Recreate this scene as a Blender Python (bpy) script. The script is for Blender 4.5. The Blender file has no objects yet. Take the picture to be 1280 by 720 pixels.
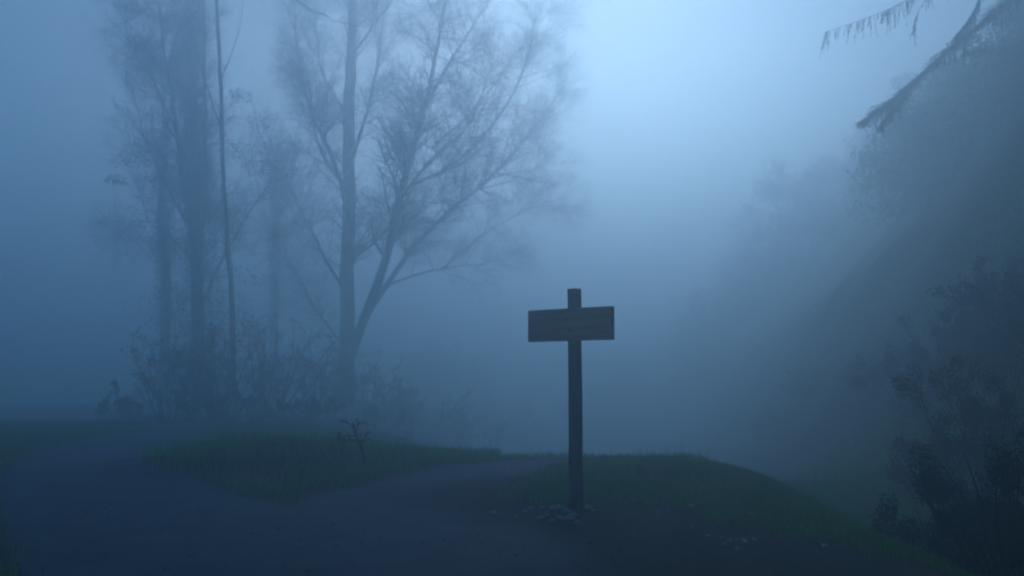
import bpy, math, random
import numpy as np
from mathutils import Vector, Matrix, noise

random.seed(7); rng = np.random.default_rng(7)
R = math.radians
sc = bpy.context.scene
COL = sc.collection

# ---------------------------------------------------------------- camera model
F = 1150.0; PITCH = math.atan(110/1150); CH = 1.2      # pixels (1280 wide), radians, metres
def P(px, py, Y):
    """world point seen at photo pixel (px,py) at depth Y"""
    x = (px-640)/F; z = (360-py)/F
    cy, sy = math.cos(PITCH), math.sin(PITCH)
    d = Vector((x, cy - z*sy, sy + z*cy))
    d *= Y/d.y
    return Vector((d.x, d.y, CH+d.z))

# ---------------------------------------------------------------- materials
def mat(name, base, rough=.8, spec=.3, c2=None, scale=5, bump=0, bscale=40, detail=6, stretch=None, bdist=.02):
    m = bpy.data.materials.new(name); m.use_nodes = True
    nt = m.node_tree; b = nt.nodes['Principled BSDF']
    b.inputs['Base Color'].default_value = (*base, 1)
    b.inputs['Roughness'].default_value = rough
    b.inputs['Specular IOR Level'].default_value = spec
    tc = nt.nodes.new('ShaderNodeTexCoord'); src = tc.outputs['Object']
    if stretch:
        mp = nt.nodes.new('ShaderNodeMapping'); mp.inputs['Scale'].default_value = stretch
        nt.links.new(src, mp.inputs['Vector']); src = mp.outputs['Vector']
    if c2:
        n = nt.nodes.new('ShaderNodeTexNoise'); n.inputs['Scale'].default_value = scale; n.inputs['Detail'].default_value = detail
        nt.links.new(src, n.inputs['Vector'])
        r = nt.nodes.new('ShaderNodeValToRGB')
        r.color_ramp.elements[0].position = .35; r.color_ramp.elements[1].position = .65
        r.color_ramp.elements[0].color = (*base, 1); r.color_ramp.elements[1].color = (*c2, 1)
        nt.links.new(n.outputs['Fac'], r.inputs['Fac']); nt.links.new(r.outputs['Color'], b.inputs['Base Color'])
    if bump:
        n2 = nt.nodes.new('ShaderNodeTexNoise'); n2.inputs['Scale'].default_value = bscale; n2.inputs['Detail'].default_value = 8
        nt.links.new(src, n2.inputs['Vector'])
        bp = nt.nodes.new('ShaderNodeBump'); bp.inputs['Strength'].default_value = bump; bp.inputs['Distance'].default_value = bdist
        nt.links.new(n2.outputs['Fac'], bp.inputs['Height']); nt.links.new(bp.outputs['Normal'], b.inputs['Normal'])
    return m

M_bark   = mat('bark', (.055,.045,.035), .9, .2, (.10,.085,.07), 3, .6, 14)
M_twig   = mat('twig_bark', (.05,.04,.032), .9, .2)
M_ivy    = mat('ivy_leaf', (.030,.050,.022), .6, .3, (.05,.075,.03), 2)
M_needle = mat('conifer_needle', (.030,.050,.028), .7, .3, (.05,.07,.035), 2)
M_leaf   = mat('shrub_leaf', (.035,.055,.025), .7, .3, (.06,.07,.035), 3)
M_grass  = mat('grass_blade', (.06,.27,.035), .6, .3, (.12,.29,.045), 1.3)
M_ground = mat('earth_and_moss', (.030,.045,.018), .95, .2, (.055,.05,.035), 1.2, .8, 9, bdist=.06)
M_hill   = mat('wooded_slope', (.03,.04,.02), .95, .2, (.05,.055,.03), .4, .8, 2, bdist=.3)
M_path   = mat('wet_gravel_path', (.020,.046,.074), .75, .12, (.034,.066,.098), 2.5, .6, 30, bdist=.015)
M_stone  = mat('stone', (.30,.29,.27), .75, .35, (.48,.46,.43), 6, .5, 30)
M_grav   = mat('gravel_bits', (.035,.036,.04), .8, .3, (.075,.075,.078), 8)
M_post   = mat('dark_weathered_timber', (.13,.075,.05), .8, .2, (.21,.13,.09), 5, .5, 30, stretch=(6,6,.5))
M_board  = mat('brown_board_timber', (.46,.20,.105), .75, .2, (.62,.29,.16), 4, .5, 28, stretch=(.5,6,6))
M_end    = mat('board_end_grain', (.05,.038,.03), .85, .2, (.08,.06,.05), 12, .5, 60)
M_bolt   = mat('rusty_steel', (.06,.04,.03), .6, .5)

def translucent(m, fac):
    nt = m.node_tree; b = nt.nodes['Principled BSDF']; o = nt.nodes['Material Output']
    t = nt.nodes.new('ShaderNodeBsdfTranslucent'); mx = nt.nodes.new('ShaderNodeMixShader'); mx.inputs[0].default_value = fac
    l = b.inputs['Base Color'].links
    if l: nt.links.new(l[0].from_socket, t.inputs['Color'])
    nt.links.new(b.outputs[0], mx.inputs[1]); nt.links.new(t.outputs[0], mx.inputs[2]); nt.links.new(mx.outputs[0], o.inputs['Surface'])
translucent(M_grass, .55); translucent(M_leaf, .3); translucent(M_ivy, .3)

# ---------------------------------------------------------------- object helpers
def tag(o, label=None, cat=None, group=None, kind=None):
    if label: o['label'] = label
    if cat: o['category'] = cat
    if group: o['group'] = group
    if kind: o['kind'] = kind
    return o
def obj(name, V, Fc, m, parent=None, smooth=False, loc=None):
    me = bpy.data.meshes.new(name)
    me.from_pydata([tuple(v) for v in V] if not isinstance(V, np.ndarray) else V.tolist(), [], Fc if not isinstance(Fc, np.ndarray) else Fc.tolist())
    me.materials.append(m)
    if smooth: me.polygons.foreach_set('use_smooth', [True]*len(me.polygons))
    o = bpy.data.objects.new(name, me); COL.objects.link(o)
    if parent: o.parent = parent
    if loc is not None: o.location = loc
    return o
def thing(name, label, cat, loc, group=None):
    o = bpy.data.objects.new(name, None); COL.objects.link(o); o.location = loc; o.empty_display_size = .2
    return tag(o, label, cat, group)

class MB:
    def __init__(s): s.V = []; s.F = []
    def tube(s, pts, rads, n=5, off=Vector((0,0,0)), cap=True):
        base = len(s.V); k = len(pts); up = Vector((0,0,1))
        for i, p in enumerate(pts):
            d = (pts[min(i+1,k-1)]-pts[max(i-1,0)])
            if d.length < 1e-6: d = up.copy()
            d.normalize()
            a = d.cross(Vector((1,0,0)) if abs(d.x) < .8 else Vector((0,1,0))).normalized(); b = d.cross(a)
            r = rads[i]
            for j in range(n):
                t = 2*math.pi*j/n
                v = p + a*(r*math.cos(t)) + b*(r*math.sin(t)) - off
                s.V.append((v.x, v.y, v.z))
        for i in range(k-1):
            for j in range(n):
                j2 = (j+1) % n
                s.F.append((base+i*n+j, base+i*n+j2, base+(i+1)*n+j2, base+(i+1)*n+j))
        if cap and n > 2:
            s.F.append(tuple(base+j for j in range(n-1,-1,-1))); s.F.append(tuple(base+(k-1)*n+j for j in range(n)))
    def leaf(s, p, d, u, L, W, off=Vector((0,0,0))):
        b = len(s.V); p = p-off
        for v in (p, p+d*(L*.45)+u*(W*.5), p+d*L, p+d*(L*.45)-u*(W*.5)): s.V.append((v.x, v.y, v.z))
        s.F.append((b, b+1, b+2, b+3))
    def build(s, name, m, parent=None, smooth=False): return obj(name, s.V, s.F, m, parent, smooth)

def rv(s=1.0): return Vector((random.uniform(-s,s), random.uniform(-s,s), random.uniform(-s,s)))
def rdir():
    v = Vector((random.gauss(0,1), random.gauss(0,1), random.gauss(0,1)))
    return v.normalized()

# ---------------------------------------------------------------- terrain
def sst(a, b, x):
    t = np.clip((x-a)/(b-a), 0, 1); return t*t*(3-2*t)
def vnoise(x, y, s, seed):
    # smooth value noise from sums of rotated sines, deterministic
    r = np.random.default_rng(seed); out = np.zeros_like(x, dtype=float)
    for k in range(6):
        a = r.uniform(0, 6.283); f = s*r.uniform(.6, 1.8); ph = r.uniform(0, 6.283)
        out += np.sin((x*math.cos(a)+y*math.sin(a))*f + ph + 1.3*np.sin((x*math.sin(a)-y*math.cos(a))*f*.7+ph*2))
    return out/6
def H(x, y):
    x = np.asarray(x, dtype=float); y = np.asarray(y, dtype=float)
    z = .035*vnoise(x, y, 1.1, 1) + .018*vnoise(x, y, 3.6, 2)
    # mound with the signpost on its near foot
    z = z + (.18+.03*vnoise(x, y, 2.2, 77))*np.exp(-np.abs((x-1.4)/1.8)**2.4-((y-10.6)/1.7)**2)
    # ditch right of the mound
    z = z - .55*sst(2.5, 4.0, x)*sst(2, 5, y)*(1-sst(4.5, 8.5, x))
    # grassy bank between the two forks
    z = z + .34*np.exp(-((x+3.2)/1.9)**2-((y-12.2-.25*(x+3.2))/1.3)**2)
    # bank at the far left foreground
    z = z + .55*sst(4.6, 7.5, -x)*np.exp(-((y-6.5)/3.2)**2)
    # brow of the rise, ground drops away behind
    lf = sst(3.5, 8, -x)
    z = z - (.075-.05*sst(2,7,-x))*np.clip(y-15, 0, 70)*sst(13, 40, y)
    z = z - .11*np.clip(y-12.2, 0, 30)*sst(11.5, 21, y)*sst(-4.2, .6, x)*(1-sst(5, 10, x))
    # right hillside
    xr = x-(4.2+.10*np.clip(y,0,200))
    z = z + np.minimum(1.1*np.clip(xr, 0, 200)*sst(0, 5, xr), 15+2*vnoise(x, y, .05, 5)) + (.9*vnoise(x, y, .35, 6)+.5*vnoise(x, y, .9, 16))*sst(0, 5, xr)
    # left hillside, farther off
    xl = -x-(20+.25*np.clip(y,0,200))
    z = z + np.minimum(.5*np.clip(xl, 0, 200)*sst(0, 10, xl), 8+2*vnoise(x, y, .05, 7))
    z = z + 1.0*vnoise(x, y, .06, 8)*sst(30, 70, y)
    return z
def Hs(x, y): return float(H(np.array([x]), np.array([y]))[0])

CH_SEGS = [  # gravel areas as capsule chains: (x,y,r)
    [(0,-3,2.6),(-.3,4,1.9),(-.9,6.6,1.7)],
    [(-.9,7.2,1.55),(-1.1,9.2,.95),(-.4,11.1,.8),(1.2,13.4,.8),(2.2,15.5,.5)],
    [(-1.1,5.6,1.5),(-2.9,7.9,1.25),(-5.0,10.6,.85),(-6.8,15,.8),(-8,24,.8)],
    [(.6,7.6,1.0),(1.0,5.8,1.5),(.8,3,2.2)],
]
def pathmask(x, y):
    best = np.full(np.shape(x), 1e9)
    for ch in CH_SEGS:
        for (ax,ay,ar),(bx,by,br) in zip(ch, ch[1:]):
            dx, dy = bx-ax, by-ay
            t = np.clip(((x-ax)*dx+(y-ay)*dy)/(dx*dx+dy*dy), 0, 1)
            best = np.minimum(best, np.hypot(x-ax-t*dx, y-ay-t*dy)-(ar+(br-ar)*t))
    return best + .10*vnoise(x, y, 3, 11) + .05*vnoise(x, y, 11, 12)

def grid(xs, ys, lift=0, mask=None):
    X, Y = np.meshgrid(xs, ys); Z = H(X, Y)+lift
    V = np.stack([X.ravel(), Y.ravel(), Z.ravel()], 1)
    nx, ny = len(xs), len(ys)
    i, j = np.meshgrid(np.arange(nx-1), np.arange(ny-1))
    a = (j*nx+i).ravel()
    Fc = np.stack([a, a+1, a+nx+1, a+nx], 1)
    if mask is not None:
        cx = V[Fc].mean(1); keep = mask(cx[:,0], cx[:,1]) < 0; Fc = Fc[keep]
        u, inv = np.unique(Fc, return_inverse=True); V = V[u]; Fc = inv.reshape(Fc.shape)
    return V, Fc
def axis(lo, hi, a, b, fine, growth=1.14):
    core = list(np.arange(a, b+1e-6, fine)); s = fine; up = []; v = core[-1]
    while v < hi: s *= growth; v += s; up.append(min(v, hi))
    s = fine; dn = []; v = core[0]
    while v > lo: s *= growth; v -= s; dn.append(max(v, lo))
    return np.array(dn[::-1]+core+up)
V, Fc = grid(axis(-300, 300, -8, 7, .12, 1.06), axis(-60, 330, 3, 18, .12, 1.05))
tag(obj('ground', V, Fc, M_ground, smooth=True), 'dark mossy ground of the clearing and the wooded slopes', kind='structure')
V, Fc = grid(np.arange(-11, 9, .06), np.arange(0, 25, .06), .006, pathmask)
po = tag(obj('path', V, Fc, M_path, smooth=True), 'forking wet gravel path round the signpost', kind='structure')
def soilness(x, y):
    best = np.full(np.shape(x), 1e9)
    for (ax,ay),(bx,by) in zip([(-.1,9.3),(.7,8.3),(1.4,7.2)],[(.7,8.3),(1.4,7.2),(1.6,4.5)]):
        t = np.clip(((x-ax)*(bx-ax)+(y-ay)*(by-ay))/((bx-ax)**2+(by-ay)**2), 0, 1)
        best = np.minimum(best, np.hypot(x-ax-t*(bx-ax), y-ay-t*(by-ay)))
    return 1-sst(.5, 1.5, best+.18*vnoise(x, y, 3, 51)+.1*vnoise(x, y, 9, 52))
at = po.data.attributes.new('soil', 'FLOAT', 'POINT'); at.data.foreach_set('value', soilness(V[:,0], V[:,1]).astype(np.float32))
nt = M_path.node_tree; b = nt.nodes['Principled BSDF']; an = nt.nodes.new('ShaderNodeAttribute'); an.attribute_name = 'soil'
mxs = nt.nodes.new('ShaderNodeMix'); mxs.data_type = 'RGBA'; nt.links.new(an.outputs['Fac'], mxs.inputs[0])
nt.links.new(b.inputs['Base Color'].links[0].from_socket, mxs.inputs[6]); mxs.inputs[7].default_value = (.016,.017,.016,1)
nt.links.new(mxs.outputs[2], b.inputs['Base Color'])
mr = nt.nodes.new('ShaderNodeMapRange'); nt.links.new(an.outputs['Fac'], mr.inputs[0]); mr.inputs[3].default_value = .75; mr.inputs[4].default_value = .9
nt.links.new(mr.outputs[0], b.inputs['Roughness'])

# ---------------------------------------------------------------- grass (stuff)
def grass_blades(n, xr, yr, keep, hmin, hmax, w):
    x = rng.uniform(*xr, n); y = rng.uniform(*yr, n)
    k = keep(x, y); x = x[k]; y = y[k]; n = len(x)
    z = H(x, y)
    clump = .5+.5*vnoise(x, y, 2.5, 31)
    h = rng.uniform(hmin, hmax, n)*(.45+.9*clump)*(1+1.3*(rng.uniform(0,1,n)<.04)*clump)
    az = rng.uniform(0, 6.283, n); lean = rng.uniform(.1, .9, n)*h
    wx, wy = -np.sin(az)*w*.5, np.cos(az)*w*.5
    bx, by = np.cos(az)*lean, np.sin(az)*lean
    V = np.empty((n, 5, 3))
    V[:,0] = np.stack([x-wx, y-wy, z-.01], 1); V[:,1] = np.stack([x+wx, y+wy, z-.01], 1)
    V[:,2] = np.stack([x+bx*.35+wx*.8, y+by*.35+wy*.8, z+h*.6], 1); V[:,3] = np.stack([x+bx*.35-wx*.8, y+by*.35-wy*.8, z+h*.6], 1)
    V[:,4] = np.stack([x+bx, y+by, z+h*.9], 1)
    b = np.arange(n)*5
    F4 = np.stack([b, b+1, b+2, b+3], 1); F3 = np.stack([b+3, b+2, b+4], 1)
    return V.reshape(-1, 3), F4.tolist()+F3.tolist()
def on_mound(x, y):
    m = pathmask(x, y)
    p = np.clip((m+.15)/.5, 0, 1)*(.35+.65*(vnoise(x, y, 1.7, 41) > -.25))
    p = np.maximum(p, .22*np.clip((m+.9)/.8, 0, 1)*(vnoise(x, y, 2.3, 43) > .05)*(x > .3))
    return (rng.uniform(0, 1, len(x)) < p)
V, Fc = grass_blades(75000, (-.8, 4.2), (6.0, 13.5), on_mound, .04, .11, .006)
tag(obj('mound_grass', V, Fc, M_grass), 'short green grass over the mound behind the signpost', 'grass', kind='stuff')
V, Fc = grass_blades(150000, (-15, 2.5), (5.0, 22), lambda x, y: on_mound(x, y) & ((x < -.2) | (y > 16)), .05, .17, .010)
tag(obj('bank_grass', V, Fc, M_grass), 'dark grass on the bank left of the path', 'grass', kind='stuff')
V, Fc = grass_blades(60000, (3.6, 12), (6.0, 22), on_mound, .06, .22, .012)
tag(obj('slope_grass', V, Fc, M_grass), 'rough dark grass on the foot of the right hand slope', 'grass', kind='stuff')

# ---------------------------------------------------------------- stones
def stone_mesh(seed, n1=7, n2=10):
    r = random.Random(seed); V = []; Fc = []
    o = Vector((r.uniform(0,50), r.uniform(0,50), r.uniform(0,50)))
    for i in range(n1+1):
        th = math.pi*i/n1
        for j in range(n2):
            ph = 2*math.pi*j/n2
            d = Vector((math.sin(th)*math.cos(ph), math.sin(th)*math.sin(ph), math.cos(th)))
            k = 1+.45*noise.noise(d*1.3+o)+.2*noise.noise(d*3+o)
            V.append((d.x*k, d.y*k*.8, d.z*k*.55))
    for i in range(n1):
        for j in range(n2):
            j2 = (j+1) % n2; Fc.append((i*n2+j, (i+1)*n2+j, (i+1)*n2+j2, i*n2+j2))
    me = bpy.data.meshes.new('stone'); me.from_pydata(V, [], Fc); me.materials.append(M_stone)
    return me
SM = [stone_mesh(s) for s in range(6)]
def ground_at(px, py):
    for Y in np.arange(4, 30, .02):
        p = P(px, py, Y)
        if p.z <= Hs(p.x, p.y): return p
    return P(px, py, 9)
def stone(px, py, r, label, group=None, flat=1.0):
    g = ground_at(px, py)
    o = bpy.data.objects.new('stone', random.choice(SM)); COL.objects.link(o)
    o.location = (g.x, g.y, Hs(g.x, g.y)+r*.22*flat); o.scale = (r, r*random.uniform(.7,1), r*flat)
    o.rotation_euler = (random.uniform(-.2,.2), random.uniform(-.2,.2), random.uniform(0, 6.28))
    return tag(o, label, 'stone', group)
G1 = 'pale stones strewn at the foot of the post'
for px, py, r in [(664,637,.035),(678,636,.03),(691,638,.045),(700,636,.05),(708,641,.045),(700,651,.05),(689,653,.035),(676,649,.035),
                  (712,650,.04),(717,646,.045),(735,637,.05),(743,640,.03),(723,655,.035),(656,641,.028),(645,646,.022),(684,645,.03)]:
    stone(px, py, r, 'small pale stone among those strewn round the foot of the post', G1)
stone(617, 643, .04, 'small pale stone lying alone on the gravel left of the post')
M_rock = mat('mossy_rock', (.06,.055,.05), .85, .2, (.10,.09,.075), 5, .6, 20)
rk = stone(805, 592, .12, 'grey brown stone half sunk in grass on the mound crest', flat=.8)
rk.data = rk.data.copy(); rk.data.materials[0] = M_rock
G2 = 'pebbles in the thin grass right of the post'
for px, py, r in [(902,674,.022),(912,678,.03),(921,677,.026),(930,679,.035),(943,676,.026),(905,682,.02),(922,688,.024),(864,634,.03),(938,644,.03),(1032,685,.032),(885,671,.02),(866,660,.02)]:
    stone(px, py, r, 'small pebble lying in the thin grass right of the post', G2)
# loose gravel as one mass
n = 2500; x = rng.uniform(-4.5, 3.4, n*2); y = rng.uniform(4.4, 12.5, n*2)
m = pathmask(x, y); k = m < .12*rng.uniform(0, 1, len(m)); x = x[k]; y = y[k]; n = len(x); z = H(x, y)+.006
base = np.array([(1,0,0),(-.5,.87,0),(-.5,-.87,0),(.2,.1,.4),(-.3,.2,.32)])
s = np.minimum(rng.gamma(2.0, .0028, n)+.002, .02); a = rng.uniform(0, 6.283, n)
B = base[None]*rng.uniform(.65, 1.35, (n,5,3))
Vx = np.stack([x[:,None]+s[:,None]*(B[:,:,0]*np.cos(a)[:,None]-B[:,:,1]*np.sin(a)[:,None]),
               y[:,None]+s[:,None]*(B[:,:,0]*np.sin(a)[:,None]+B[:,:,1]*np.cos(a)[:,None]),
               z[:,None]+s[:,None]*B[:,:,2]], 2).reshape(-1, 3)
b = (np.arange(n)*5)[:,None]
Fc = np.concatenate([b+np.array(t)[None] for t in ((0,1,3),(1,4,3),(1,2,4),(2,0,3),(2,3,4))])
tag(obj('gravel', Vx, Fc, M_grav), 'loose gravel over the path', 'gravel', kind='stuff')

# fallen leaves and twigs as one mass
n = 700; x = rng.uniform(-4, 3.6, n); y = rng.uniform(4.6, 12, n); z = H(x, y)+.014; a = rng.uniform(0, 6.283, n); s_ = rng.uniform(.008, .028, n)
q = np.array([(1,0,0),(0,.55,.25),(-1,0,.05),(0,-.55,.3)])
Vx = np.stack([x[:,None]+s_[:,None]*(q[:,0]*np.cos(a)[:,None]-q[:,1]*np.sin(a)[:,None]), y[:,None]+s_[:,None]*(q[:,0]*np.sin(a)[:,None]+q[:,1]*np.cos(a)[:,None]), z[:,None]+s_[:,None]*q[:,2]*rng.uniform(0,1.5,(n,1))], 2).reshape(-1, 3)
M_dead = mat('dead_leaf', (.06,.04,.025), .8, .3, (.13,.095,.06), 5)
tag(obj('leaf_litter', Vx, np.arange(n*4).reshape(-1, 4), M_dead), 'dead leaves scattered over the gravel and the mound', 'leaf litter', kind='stuff')

# ---------------------------------------------------------------- signpost
def bevel_box(name, sx, sy, sz, m, parent, loc=(0,0,0), rot=None, bev=.008, warp=0):
    import bmesh
    bm = bmesh.new(); bmesh.ops.create_cube(bm, size=1)
    bmesh.ops.scale(bm, vec=(sx,sy,sz), verts=bm.verts)
    bmesh.ops.bevel(bm, geom=bm.edges[:], offset=bev, segments=3, affect='EDGES', profile=.6)
    if warp:
        L = max(sx, sy, sz)
        for ax in range(3):
            if (sx,sy,sz)[ax] == L:
                for k in range(1, 14):
                    no = [0,0,0]; no[ax] = 1; co = [0,0,0]; co[ax] = -L/2+L*k/14
                    bmesh.ops.bisect_plane(bm, geom=bm.verts[:]+bm.edges[:]+bm.faces[:], plane_co=co, plane_no=no)
        for v in bm.verts: v.co += Vector((noise.noise(v.co*3+Vector((9,0,0))), noise.noise(v.co*3), noise.noise(v.co*3+Vector((0,7,0)))))*warp
    me = bpy.data.meshes.new(name); bm.to_mesh(me); bm.free(); me.materials.append(m)
    o = bpy.data.objects.new(name, me); COL.objects.link(o); o.parent = parent; o.location = loc
    if rot: o.rotation_euler = rot
    return o
pb = ground_at(720, 637)
PY = pb.y; px_m = PY/F   # metres per photo pixel at the post (approx.)
gz = Hs(pb.x, pb.y)
top = P(719, 361, PY).z
sp = thing('signpost', 'dark square timber post with one blank brown cross board at the fork', 'signpost', (pb.x, PY, gz))
ph = top-gz+.05
yaw = R(-44); u = Vector((math.cos(yaw), math.sin(yaw), 0)); nrm = Vector((math.sin(yaw), -math.cos(yaw), 0))
PW = 18.3*px_m/(abs(u.x)+abs(u.y))
def proj(p):
    q = p-Vector((0,0,CH)); cy, sy = math.cos(PITCH), math.sin(PITCH)
    d = q.y*cy+q.z*sy; up = -q.y*sy+q.z*cy
    return 640+F*q.x/d, 360-F*up/d
bevel_box('post', PW, PW, ph, M_post, sp, (0,0,ph/2-.05), (R(.1), R(-.15), yaw), .010, .004)
BT = .05
front = Vector((pb.x, PY, 0))+nrm*(PW/2+BT)
def along(px):        # distance along the board face at which it crosses photo column px
    lo, hi = -1.5, 1.5
    for _ in range(50):
        m_ = (lo+hi)/2; p = front+u*m_; p.z = CH
        if proj(p)[0] < px: lo = m_
        else: hi = m_
    return lo
t0, t1 = along(660), along(764.5)
tc = (t0+t1)/2; bw = t1-t0
c = front+u*tc
zt = P(714, 385.5, c.y).z; zb = P(714, 426, c.y).z
lc = c-nrm*(BT/2); 
bevel_box('sign_board', bw, BT, zt-zb, M_board, sp, (lc.x-pb.x, lc.y-PY, (zt+zb)/2-gz), (0, R(.4), yaw), .004, .002)
bd = [o for o in sp.children if o.name.startswith('sign_board')][0].data; bd.materials.append(M_end)
for pl in bd.polygons:
    if abs(pl.normal.x) > .8: pl.material_index = 1
for du, dz in ((-.02,.05),(.02,-.05)):
    mb = MB(); q = front+u*du; q = Vector((q.x-pb.x, q.y-PY, (zt+zb)/2-gz+dz))
    mb.tube([q-nrm*.01, q+nrm*.006], [.009,.009], 10); mb.build('bolt', M_bolt, sp)
print('SIGN', PW, bw, ph, PY)

# ---------------------------------------------------------------- trees
def bezpts(pts, n):
    """smooth polyline through control points (Catmull-Rom)"""
    out = []; Q = [pts[0]]+list(pts)+[pts[-1]]; segs = len(pts)-1
    for i in range(segs):
        p0, p1, p2, p3 = Q[i:i+4]
        for k in range(n):
            t = k/n
            out.append(.5*((2*p1)+(p2-p0)*t+(2*p0-5*p1+4*p2-p3)*t*t+(3*p1-p0-3*p2+p3)*t**3))
    out.append(Vector(pts[-1])); return out
def wander(p, d, L, steps, wob, lift=0.0):
    pts = [p.copy()]; d = d.normalized()
    for _ in range(steps):
        d = (d+rdir()*wob+Vector((0,0,lift))).normalized(); p = p+d*(L/steps); pts.append(p.copy())
    return pts
def sprout(mb, pts, rads, lvl, maxl, dens, L, off, wob=.22, lift=.05, ang=(25,60), sides=4, start=.15, flat=0, shrink=.55, tips=None, minr=.006):
    n = len(pts); total = sum((pts[i+1]-pts[i]).length for i in range(n-1))
    cnt = max(1, int(total*dens))
    for _ in range(cnt):
        t = random.uniform(start, .98); f = t*(n-1); i = int(f); fr = f-i
        p = pts[i].lerp(pts[min(i+1,n-1)], fr); ax = (pts[min(i+1,n-1)]-pts[i]).normalized()
        q = rdir(); 
        if flat: q = Vector((q.x, q.y, q.z*(1-flat)))
        q = (q-ax*q.dot(ax))
        if q.length < 1e-3: continue
        q.normalize(); a = R(random.uniform(*ang))
        d = ax*math.cos(a)+q*math.sin(a)
        l = L*random.uniform(.5, 1.15)*(1.1-.55*t)
        r0 = max(minr, (rads[i])*random.uniform(.35,.55)); st = 5 if lvl < maxl else 3
        c = wander(p, d, l, st, wob, lift)
        rr = [r0*(1-.75*k/st) if r0 > minr*1.2 else minr*(1-.4*k/st) for k in range(st+1)]
        mb.tube(c, rr, sides if lvl < maxl else 3, off, cap=False)
        if tips is not None: tips.append((c, lvl))
        if lvl < maxl: sprout(mb, c, rr, lvl+1, maxl, dens*1.5, L*shrink, off, wob, lift, ang, 3, .1, flat, shrink, tips, minr)

def bare_tree(name, label, cat, base, trunk, r0, limbs, dens, L, maxl=3, group=None, taper=.5, twigr=.008, m=None, lift=.05):
    t = thing(name, label, cat, base, group); off = base
    mb = MB(); n = len(trunk); pts = bezpts(trunk, 5); k = len(pts)
    rr = [r0*(1.35 if i == 0 else 1)*(1-(1-taper)*i/(k-1)) for i in range(k)]
    pts = [p+rdir()*r0*.12 for p in pts]
    mb.tube(pts, rr, 12, off); mb.build('trunk', M_bark, t, True)
    tw = MB(); sprout(tw, pts, [x*.35 for x in rr], 1, maxl, dens*.8, L, off, start=.35, minr=twigr, lift=lift)
    for lp, lr in limbs:
        p = bezpts(lp, 4); k2 = len(p); p = [p[0]]+[q+rdir()*.06 for q in p[1:]]
        r = [max(twigr, lr*(1-.85*i/(k2-1))) for i in range(k2)]
        lb = MB(); lb.tube(p, r, 7, off); lo_ = lb.build('limb', M_bark, t, True)
        tl = MB(); sprout(tl, p, r, 1, maxl, dens, L, off, start=.2, minr=twigr, lift=lift); tl.build('twigs', m or M_twig, lo_)
    tw.build('twigs', m or M_twig, t); return t

# --- broad bare tree (photo x 435), about 55 m off
D = 48.0
def B(px, py, dy=0): return P(px, py, D+dy)
g = P(434, 560, D); g.z = Hs(g.x, g.y)-.1
main = [g, B(433,480), B(434,360), B(435,250,.5), B(437,120), B(440,30,.3), B(441,-45,.5)]
limbs = [
  ([B(435,452), B(474,350,-2), B(503,235,-3), B(532,130,-3), B(553,20,-2.5), B(558,-30,-2)], .27),
  ([B(435,432), B(520,305,1), B(612,222,2.5), B(668,160,3), B(702,112,4)], .17),
  ([B(505,235,-3), B(575,200,-4), B(640,120,-5), B(672,20,-5)], .10),
  ([B(434,372), B(395,300,2), B(362,235,3), B(330,175,4)], .11),
  ([B(435,262), B(412,190,-2), B(388,140,-3), B(372,60,-4), B(366,-10,-4)], .12),
  ([B(436,240), B(398,180,3), B(382,90,5), B(360,10,6)], .10),
  ([B(437,205), B(462,130,3), B(478,40,4), B(484,-25,5)], .13),
  ([B(533,128,-3), B(572,60,-1), B(606,10,1), B(618,-25,2)], .11),
  ([B(470,360), B(540,338,3), B(600,330,4), B(650,318,5)], .07),
  ([B(436,330), B(470,300,-3), B(520,262,-5), B(560,252,-7)], .07),
  ([B(612,222,2.5), B(650,215,3), B(690,205,2)], .05),
  ([B(437,150), B(400,80,2), B(395,0,3), B(399,-35,3)], .09),
  ([B(439,70), B(475,20,-2), B(502,-15,-3), B(514,-40,-3)], .09),
  ([B(545,180,-3), B(600,130,-1), B(650,60,1), B(690,10,2)], .07),
  ([B(560,330,0), B(610,290,3), B(660,262,4), B(704,258,5)], .05),
  ([B(500,250,-3), B(540,200,-6), B(590,150,-8), B(620,60,-9)], .07),
  ([B(434,440), B(398,392,3), B(372,345,4), B(340,300,6)], .08),
]
bare_tree('broadleaf_tree', 'broad leafless tree with spreading limbs, left of the signpost in fog', 'tree', g, main, .45, limbs, 2.7, 3.3, 3, twigr=.0065)

# --- fanning ivy clad tree (photo x 240)
D = 43.0
g = P(248, 560, D); g.z = Hs(g.x, g.y)-.1
main = [g, B(247,430), B(246,330), B(242,210), B(240,100,1), B(236,0,1), B(233,-110,1)]
limbs = [([B(246,345), B(232,240,-1), B(215,120,-2), B(196,0,-3), B(180,-120,-3)], .14),
         ([B(246,330), B(238,200,2), B(222,60,3), B(212,-80,4)], .15),
         ([B(246,360), B(255,240,-1), B(257,100,-2), B(252,-80,-2)], .14),
         ([B(247,300), B(210,235,1), B(180,170,2), B(160,95,2)], .09),
         ([B(247,390), B(290,300,2), B(330,240,3), B(352,200,3)], .09),
         ([B(247,330), B(205,290,1), B(170,275,2), B(148,300,2)], .07),
         ([B(243,220), B(200,120,0), B(165,60,1), B(150,10,1)], .09)]
ivt = bare_tree('ivy_clad_tree', 'forked tree wrapped in ivy, its stems fanning upward at the left', 'tree', g, main, .33, limbs, 3.0, 2.7, 3, twigr=.0065)
iv = MB()
def clump(mb, c, rx, rz, n, ls, off):
    for _ in range(n):
        d = rdir()*random.random()**.4; p = c+Vector((d.x*rx, d.y*rx, d.z*rz))
        mb.leaf(p, rdir(), rdir(), ls*random.uniform(.6,1.4), ls*random.uniform(.5,.9), off)
for y in range(-60, 560, 6):
    w = (.5+.9*sst(80, 400, y))*random.uniform(.5, 1.2)
    clump(iv, B(246+random.uniform(-8,8), y+random.uniform(-4,4), random.uniform(-.6,.6)), w, .35, 120, .13, g)
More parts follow.
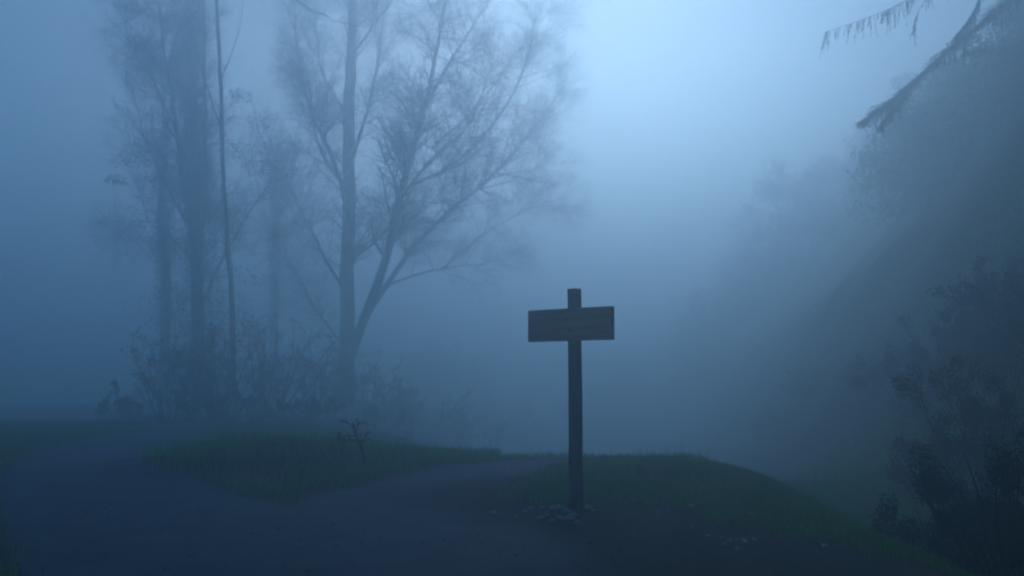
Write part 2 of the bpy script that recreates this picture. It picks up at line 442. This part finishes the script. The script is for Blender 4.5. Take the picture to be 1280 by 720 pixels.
for px, py, r, nn in [(165,10,.9,500),(180,55,.7,350),(190,75,.8,400),(210,30,.6,300),(180,185,.8,260),(160,200,.8,260),(145,225,.5,150),(200,170,.7,260),
                  (205,90,.6,200),(190,225,.8,200),(330,150,.8,160),(300,190,.9,250),(325,210,.8,220),(355,215,.6,140),(290,270,.9,300),(200,300,.9,200),(300,120,.6,120)]:
    clump(iv, B(px, py, random.uniform(-1,1)), r*1.2, r*.5, nn, .12, g)
for _ in range(90):
    y = random.uniform(230, 540); clump(iv, B(248+random.gauss(0, 22+.05*(y-230)), y, random.uniform(-2,1.5)), random.uniform(.6,1.2), .6, 60, .14, g)
iv.build('ivy', M_ivy, ivt)

# --- slender dark trunk tree (photo x 275), nearest of the left group
D = 38.0
g = P(292, 560, D); g.z = Hs(g.x, g.y)-.1
main = [g, B(291,430), B(289,360), B(283,290), B(278,200), B(276,110), B(271,10), B(268,-80), B(266,-130)]
limbs = [([B(266,-70), B(330,-30,-.5), B(372,2,-1), B(400,17,-1.2), B(432,30,-1.5), B(455,33,-1.8)], .05),
         ([B(276,100), B(298,40,1), B(310,-30,2)], .028), ([B(277,160), B(255,100,-1), B(240,40,-2)], .05),
         ([B(270,0), B(225,-20,1), B(170,20,2), B(120,38,3), B(78,42,3)], .035)]
bare_tree('slender_tree', 'slender dark trunked tree, nearest of the misty group at the left', 'tree', g, main, .125, limbs, .9, 1.1, 2, taper=.45, twigr=.005)

# --- fainter trees of the left group and beyond
def simple_tree(px, Dd, topy, r, label, seed, spread=1.0, name='bare_tree', ivy=0, lean=0, group=None):
    global D
    random.seed(seed); D = Dd
    g = P(px, 500, D); g.z = Hs(g.x, g.y)-.1
    y0 = 360-(g.z-CH)*F/D; y0 = min(y0, 700)
    main = [g]+[B(px+lean*(k/6)+random.uniform(-3,3), y0+(topy-y0)*k/6) for k in range(1, 7)]
    limbs = []
    for k in range(9):
        f = random.uniform(.35, .9); py = y0+(topy-y0)*f; s = random.choice((-1,1))*random.uniform(.5,1.2)*spread
        a = B(px+lean*f, py); ln = min((D*130/F)*(1.15-f*.7)*spread, (22.5-a.z)/1.9)
        dy = random.uniform(-1,1)*ln*.5
        limbs.append(([a, a+Vector((s*ln*.35, dy*.4, ln*.45)), a+Vector((s*ln*.7, dy, ln*1.15)), a+Vector((s*ln*.9, dy*1.2, ln*1.9))], r*.35))
    t = bare_tree(name, label, 'tree', g, main, r, limbs, 1.0, 2.6, 2, twigr=.009, group=group, taper=.08)
    if ivy:
        mb = MB()
        for _ in range(ivy):
            f = random.uniform(0, .75); clump(mb, B(px+lean*f, y0+(topy-y0)*f), random.uniform(.5,1.3)*spread, .8, 60, .16, g)
        mb.build('ivy', M_ivy, t)
    return t
simple_tree(345, 62, 170, .28, 'faint bare tree between the ivy clad tree and the broad tree', 21, .7, ivy=60)
simple_tree(205, 50, 70, .30, 'faint bare tree just left of the ivy clad tree', 22, .6, ivy=50)

# ---------------------------------------------------------------- conifers on the right hand slope
def conifer(px, Dd, basez, h, w, label, seed, dens=1.0, group=None, name='conifer'):
    random.seed(seed)
    c = P(px, 400, Dd); base = Vector((c.x, c.y, Hs(c.x, c.y)-.2)) if basez is None else Vector((c.x, c.y, basez))
    h = min(h, 22-base.z)
    t = thing(name, label, 'tree', base, group)
    mb = MB(); tp = [base+Vector((random.uniform(-.1,.1)*k, 0, h*k/8)) for k in range(9)]
    mb.tube(tp, [h*.016*(1-.95*k/8) for k in range(9)], 8, base); mb.build('trunk', M_bark, t, True)
    cr = MB(); nb = int(h*9*dens)
    for i in range(nb):
        f = .10+.9*(i/nb); a = random.uniform(0, 6.283); L = w*(1-f)**.75*random.uniform(.5,1.15)+.25
        p = base+Vector((0,0,h*f)); d = Vector((math.cos(a), math.sin(a), .15-.35*(1-f)))
        pts = wander(p, d, L, 5, .10, -.05)
        cr.tube(pts, [.03,.025,.02,.014,.01,.006], 3, base, cap=False)
        for k in range(1, 6):
            q = pts[k]; side = Vector((-d.y, d.x, 0)).normalized()
            for _ in range(int(7*dens+2)):
                s = random.choice((-1,1)); dd = (d*.5+side*s*random.uniform(.4,1)+Vector((0,0,-random.uniform(.1,.8)))).normalized()
                cr.leaf(pts[k-1].lerp(q, random.random()), dd, rdir(), (.3+.4*(1-k/6)*L*.35)*random.uniform(.6,1.3), .17, base)
    cr.build('crown', M_needle, t); return t
specs = [(1075,80,17,4.6),(1215,60,18,4.4),(1290,48,18,4.2),(1180,78,19,4.6),(1320,60,20,4.6)]
words = ['faded fir, leftmost on the slope','tall fir above the leafy bush','fir by the right frame edge','faint fir behind the one above the leafy bush','tall fir partly beyond the right edge']
for i, ((px, Dd, h, w), l) in enumerate(zip(specs, words)):
    conifer(px, Dd, None, h, w, l+' on the right', 60+i, .9, 'firs on the right hand slope')

def wood_tree(px, Dd, h, w, label, seed, group):
    random.seed(seed); c = P(px, 400, Dd); base = Vector((c.x, c.y, Hs(c.x, c.y)-.2)); h = min(h, 21-base.z)
    t = thing('woodland_tree', label, 'tree', base, group); mb = MB()
    tp = [base+Vector((random.uniform(-.12,.12)*k, random.uniform(-.1,.1)*k, h*.93*k/8)) for k in range(9)]
    mb.tube(tp, [.24*(1-.85*k/8) for k in range(9)], 7, base)
    cr = MB()
    for _ in range(46):
        f = random.uniform(.12, .97); a = random.uniform(0, 6.283); r = w*math.sin(math.pi*(.15+.85*f)**.8)**.7*random.uniform(.25, 1.1)+.2
        p0 = tp[min(8, int(f*8))]; p = p0+Vector((math.cos(a)*r, math.sin(a)*r, random.uniform(-.3,1.2)))
        mb.tube([p0, p0.lerp(p,.5)+rdir()*.15, p], [.06,.04,.015], 3, base, cap=False)
        n_ = int(random.randint(30, 75)*(40/Dd)**.8); cx = random.uniform(.5, 1.3)
        clump(cr, p, cx, cx*.7, n_, .0055*Dd, base)
    mb.build('trunk', M_bark, t); cr.build('crown', M_ivy, t)
random.seed(77)
for i in range(18):
    wood_tree(530+i*27+random.uniform(-10,10), 84+random.uniform(-8,10), 6.5+random.uniform(-2,2), 3.0, 'added tree shading the low fog across the valley gap', 300+i, 'added trees shading the low fog across the valley gap')  # treeline added to keep direct sun off the low fog in the gap
for i in range(24):
    wood_tree(925+i*23+random.uniform(-12,12), 90-2.4*i+random.uniform(-8,10), 14+random.uniform(-4,4), 3.0, 'dim tree deep in the wood on the right hand slope', 400+i, 'trees deep in the wood on the slope')
for i in range(12):
    wood_tree(1130+i*26+random.uniform(-12,12), 38-.5*i+random.uniform(-3,4), 4+random.uniform(-1,1), 1.6, 'low dark tree on the near part of the right hand slope', 500+i, 'low trees on the near slope')
# --- overhanging conifer, top right
random.seed(5)
D = 26.0; c = P(1440, 300, D); base = Vector((c.x, c.y, Hs(c.x, c.y)-.2))
ov = thing('overhanging_conifer', 'large conifer outside the frame with drooping boughs reaching in at top right', 'tree', base)
mb = MB(); mb.tube([base+Vector((.05*k, 0, 1.9*k)) for k in range(9)], [.45*(1-.1*k) for k in range(9)], 12, base); mb.build('trunk', M_bark, ov, True)
def bough(ctrl, r, need, hang=.0, dens=70, off=base):
    pts = bezpts(ctrl, 6); n = len(pts); rr = [r*(1-.8*i/(n-1)) for i in range(n)]
    b = MB(); b.tube(pts, rr, 6, off); bo = b.build('bough', M_bark, ov, True)
    nd = MB(); total = sum((pts[i+1]-pts[i]).length for i in range(n-1))
    for _ in range(int(total*dens)):
        t = random.uniform(.12, 1)**.8; f = min(t*(n-1), n-1.001); i = int(f); p = pts[i].lerp(pts[i+1], f-i); ax = (pts[i+1]-pts[i]).normalized()
        side = rdir(); side = (side-ax*side.dot(ax)).normalized()
        L = 1.35*need*random.uniform(.3, 1.1)*(1.15-.5*t)*(.45+.9*abs(math.sin(t*13+need*40))**1.5)
        d = (ax*.75+side*.8+Vector((0,0,-.25-hang))).normalized()
        tw = wander(p, d, L, 4, .12, -.10-hang*.5)
        nd.tube(tw, [.004]*5, 3, off, cap=False)
        for k in range(4):
            for _ in range(4):
                q = tw[k].lerp(tw[k+1], random.random()); dd = (tw[k+1]-tw[k]).normalized()
                nd.leaf(q, (dd+rdir()*.7).normalized(), rdir(), .05*random.uniform(.7,1.5), .014, off)
    nd.build('needles', M_needle, bo); return bo
def sprigs(ctrl, r, L0, count, off=base):
    pts = bezpts(ctrl, 6); n = len(pts); b = MB(); b.tube(pts, [r*(1-.8*i/(n-1)) for i in range(n)], 5, off); bo = b.build('bough', M_bark, ov, True)
    nd = MB()
    for j in range(count):
        t = random.uniform(.15, 1); f = min(t*(n-1), n-1.001); i = int(f); p = pts[i].lerp(pts[i+1], f-i)
        tw = wander(p, Vector((random.uniform(-.5,.1), random.uniform(-.3,.3), -1)), 1.3*L0*random.uniform(.3,1.1)**1.5*(.6+.8*abs(math.sin(t*17+L0*9))), 4, .12, -.15)
        nd.tube(tw, [.006,.005,.005,.004,.003], 3, off, cap=False)
        for k in range(4):
            for _ in range(9):
                q = tw[k].lerp(tw[k+1], random.random()); nd.leaf(q, ((tw[k+1]-tw[k]).normalized()+rdir()*.6).normalized(), rdir(), .05*random.uniform(.7,1.4), .015, off)
    nd.build('needles', M_needle, bo); return bo
tk = P(1440, -60, D)
bough([tk, B(1330,-30), B(1270,-5,-.2), B(1225,30,-.4), B(1175,72,-.6), B(1125,118,-.8), B(1078,152,-1)], .035, .55, .1, 110)
bough([B(1150,96,-.7), B(1128,122,-1.2), B(1112,140,-1.6), B(1100,158,-1.8)], .015, .3, .3, 60)
bough([tk, B(1300,-60,-.3), B(1240,-25,-.5), B(1215,20,-.6), B(1195,45,-.7)], .03, .35, .3, 60)
sprigs([P(1440,-120,D), B(1300,-95,-1), B(1200,-40,-1.3), B(1130,2,-1.5), B(1085,22,-1.6), B(1032,40,-1.7)], .022, .40, 120)
sprigs([P(1440,-120,D), B(1320,-110,-1), B(1230,-50,-1.3), B(1180,-25,-1.5), B(1150,10,-1.6), B(1142,38,-1.6)], .02, .38, 40)
sprigs([P(1440,-120,D), B(1360,-70,1), B(1290,-30,1.3), B(1250,-8,1.5)], .02, .4, 24)
bough([P(1440,-20,D), B(1350,20,2), B(1290,50,2.4), B(1240,62,2.8), B(1205,66,3)], .03, .30, .1, 40)
sprigs([P(1440,-20,D), B(1340,40,3), B(1270,70,3.3), B(1215,95,3.5), B(1160,100,3.6)], .02, .30, 26)

# ---------------------------------------------------------------- shrubs
def shrub(px, py, Dd, w, h, label, seed, name='shrub', leaf=.05, nleaf=9000, group=None, stems=26, base=None):
    random.seed(seed); c = P(px, py, Dd); g = Vector((c.x, c.y, Hs(c.x, c.y)-.05)); 
    h = max(h, c.z-g.z+h)           # crown top reaches photo row py plus h
    t = thing(name, label, 'shrub', g, group); st = MB(); tips = []
    for _ in range(stems):
        a = random.uniform(0, 6.283); s = random.uniform(.0, 1)
        d = Vector((math.cos(a)*s*w/h, math.sin(a)*s*w/h, 1)); L = h*random.uniform(.6, 1.05)
        pts = wander(g+Vector((math.cos(a), math.sin(a), 0))*s*w*.25, d, L, 8, .12, .02)
        rr = [.03*(1-.85*k/8)*max(.6, h/3) for k in range(9)]
        st.tube(pts, rr, 4, g, cap=False)
        sprout(st, pts, rr, 1, 2, 2.0, .45*w, g, start=.25, tips=tips, minr=.005, ang=(30,70))
    st.build('stems', M_twig, t); lf = MB()
    for _ in range(nleaf):
        pts, l = random.choice(tips); i = random.randrange(1, len(pts)); p = pts[i-1].lerp(pts[i], random.random())+rdir()*.07
        lf.leaf(p, rdir(), rdir(), leaf*random.uniform(.6,1.4), leaf*random.uniform(.4,.7), g)
    lf.build('foliage', M_leaf, t); return t
shrub(1243, 352, 15, 1.3, .1, 'tall leafy bush with an open crown at the right edge', 81, leaf=.06, nleaf=9000, stems=30)
shrub(1195, 380, 16.5, 1.0, .1, 'ragged bush just left of the tallest one at the right edge', 82, leaf=.06, nleaf=6500)
shrub(1300, 330, 14, 1.4, .1, 'dense bush cut off by the right edge of the view', 83, leaf=.06, nleaf=9000)
shrub(1150, 445, 18, 1.3, .1, 'rounded bush below and left of the ragged one', 84, leaf=.05, nleaf=9000)
shrub(1085, 478, 24, 1.9, .1, 'low wide bush midway down the right bank', 85, leaf=.05, nleaf=9000)
shrub(1020, 508, 30, 2.0, .1, 'low misty bush near the foot of the right bank', 86, leaf=.05, nleaf=9000)
shrub(965, 530, 34, 2.0, .1, 'lowest misty bush, behind the mound crest', 87, leaf=.05, nleaf=9000)
shrub(1230, 470, 11, 1.3, .1, 'dark low bush in front of the tall one', 88, leaf=.05, nleaf=9000)
shrub(1275, 575, 6.2, .9, .05, 'black brambly bush nearest the camera at lower right', 91, leaf=.026, nleaf=20000, stems=34)
shrub(1195, 610, 7.6, .9, .05, 'black low bush filling the ditch at lower right', 92, leaf=.026, nleaf=20000, stems=30)
shrub(1165, 550, 12.5, .8, .1, 'black looking bush on the bank beyond the ditch', 89, leaf=.05, nleaf=7000)
LS = [(160,495,31,1.5,'low dim bush at the left end of the thicket'),(215,430,30,2.4,'dim bush under the ivy clad tree'),(275,395,31,2.6,'dim bush at the foot of the slender trunk'),
      (335,400,34,2.6,'dim bush right of the slender trunk'),(395,425,37,2.6,'dim bush left of the broad tree foot'),(455,440,39,2.6,'dim bush round the broad tree foot'),
      (515,480,40,2.2,'pale bush right of the broad tree'),(575,505,44,2.4,'palest bush at the right end of the thicket'),(300,505,29,1.9,'darker bush in front, above the grass bank'),
      (385,505,30,1.9,'darker bush behind the little bare sapling'),(235,505,28,1.9,'darker bush at the back of the grass bank'),(470,515,33,1.6,'low bush where the bank runs down to the path')]
for i, (px, py, d, w, l) in enumerate(LS):
    w *= 1.2
    shrub(px, py, d, w, .1, l, 100+i, leaf=.06, nleaf=6500, stems=16, group='bushes of the thicket at the left')

# --- little sapling on the bank
random.seed(9); g = ground_at(455, 580); D = g.y
t = thing('sapling', 'small dark broken sapling standing on the grass bank left of the path', 'sapling', g)
mb = MB(); p = [g-Vector((0,0,.05)), P(455,572,D), P(450,556,D), P(444,541,D), P(441,528,D)]; mb.tube(bezpts(p,4), [.024*(1-.6*k/16) for k in range(17)], 6, g); mb.build('stem', M_bark, t, True)
mb = MB()
for a, b_ in [((446,545),(418,548)),((449,552),(424,543)),((443,536),(428,524)),((450,556),(462,540)),((444,541),(452,526)),((447,548),(434,556))]:
    pts = wander(P(*a, D), P(*b_, D)-P(*a, D), (P(*b_, D)-P(*a, D)).length, 4, .15); rr = [.008,.007,.006,.004,.003]
    mb.tube(pts, rr, 4, g, cap=False); sprout(mb, pts, rr, 1, 2, 26, .13, g, minr=.004)
mb.build('twigs', M_twig, t)

# ---------------------------------------------------------------- air
import bmesh
bm = bmesh.new(); bmesh.ops.create_cube(bm, size=1); me = bpy.data.meshes.new('haze'); bm.to_mesh(me); bm.free()
ZB, ZT = -12.0, 34.0
zlo = float(np.min([v.co.z for v in bpy.data.objects['ground'].data.vertices])); ZB = zlo-1
zhi = max((o.matrix_world @ v.co).z for o in () for v in ()) if False else 0
bpy.context.view_layer.update()
for o in bpy.data.objects:
    if o.type == 'MESH': zhi = max(zhi, max((o.matrix_world @ Vector(c)).z for c in o.bound_box))
ZT = zhi+1.5; print('HAZE', ZB, ZT)
print('TOPS', sorted([(round(max((o.matrix_world @ Vector(c)).z for c in o.bound_box),1), o.parent.name if o.parent else o.name) for o in bpy.data.objects if o.type=='MESH'])[-12:])
hz = bpy.data.objects.new('haze', me); COL.objects.link(hz); hz.scale = (612, 402, ZT-ZB); hz.location = (0, 135, (ZT+ZB)/2)
tag(hz, 'dense blue morning fog filling the clearing', 'haze', kind='stuff')
hm = bpy.data.materials.new('fog'); hm.use_nodes = True; nt = hm.node_tree; nt.nodes.clear()
out = nt.nodes.new('ShaderNodeOutputMaterial'); pv = nt.nodes.new('ShaderNodeVolumePrincipled')
DENS = .041
pv.inputs['Color'].default_value = (.60,.85,.975,1); pv.inputs['Density'].default_value = DENS; pv.inputs['Anisotropy'].default_value = .74
nt.links.new(pv.outputs['Volume'], out.inputs['Volume']); me.materials.append(hm)

# ---------------------------------------------------------------- light
SUNPX = (695, 150)
sd = (P(*SUNPX, 1.0)-Vector((0,0,CH))).normalized()
elev = math.asin(sd.z); az = math.atan2(sd.x, sd.y)
L = bpy.data.lights.new('sun', 'SUN'); L.energy = 1.5; L.angle = R(22); L.color = (1.0,.88,.91)
lo = bpy.data.objects.new('sun', L); COL.objects.link(lo); lo.rotation_euler = (-sd).to_track_quat('-Z', 'Y').to_euler(); lo.location = (0,0,60)
w = bpy.data.worlds.new('World'); sc.world = w; w.use_nodes = True; nt = w.node_tree; bg = nt.nodes['Background']
sky = nt.nodes.new('ShaderNodeTexSky'); sky.sky_type = 'NISHITA'; sky.sun_disc = False
sky.sun_elevation = elev; sky.sun_rotation = az; sky.air_density = 1.0; sky.dust_density = 2.0; sky.ozone_density = 3.0
mx = nt.nodes.new('ShaderNodeMix'); mx.data_type = 'RGBA'; mx.blend_type = 'MULTIPLY'; mx.inputs[0].default_value = 1.0
nt.links.new(sky.outputs['Color'], mx.inputs[6]); mx.inputs[7].default_value = (.10,.22,.46,1)
nt.links.new(mx.outputs[2], bg.inputs['Color']); bg.inputs['Strength'].default_value = .05

# ---------------------------------------------------------------- camera and render
cd = bpy.data.cameras.new('camera'); cd.sensor_width = 36; cd.lens = 36*F/1280; cd.clip_start = .05; cd.clip_end = 2000
cd.dof.use_dof = True; cd.dof.focus_distance = PY; cd.dof.aperture_fstop = 2.0
cam = bpy.data.objects.new('camera', cd); COL.objects.link(cam); cam.location = (0,0,CH); cam.rotation_euler = (math.pi/2+PITCH, 0, 0)
sc.camera = cam
sc.render.engine = 'CYCLES'
cy = sc.cycles; cy.use_denoising = True; cy.max_bounces = 7; cy.diffuse_bounces = 2; cy.glossy_bounces = 1; cy.volume_bounces = 5; cy.transparent_max_bounces = 8
cy.sample_clamp_indirect = 3.0; cy.pixel_filter_type = 'BLACKMAN_HARRIS'; cy.filter_width = 2.2
vs = sc.view_settings; vs.view_transform = 'Standard'; vs.look = 'None'; vs.gamma = 1.0; vs.use_curve_mapping = False; vs.exposure = 1.38
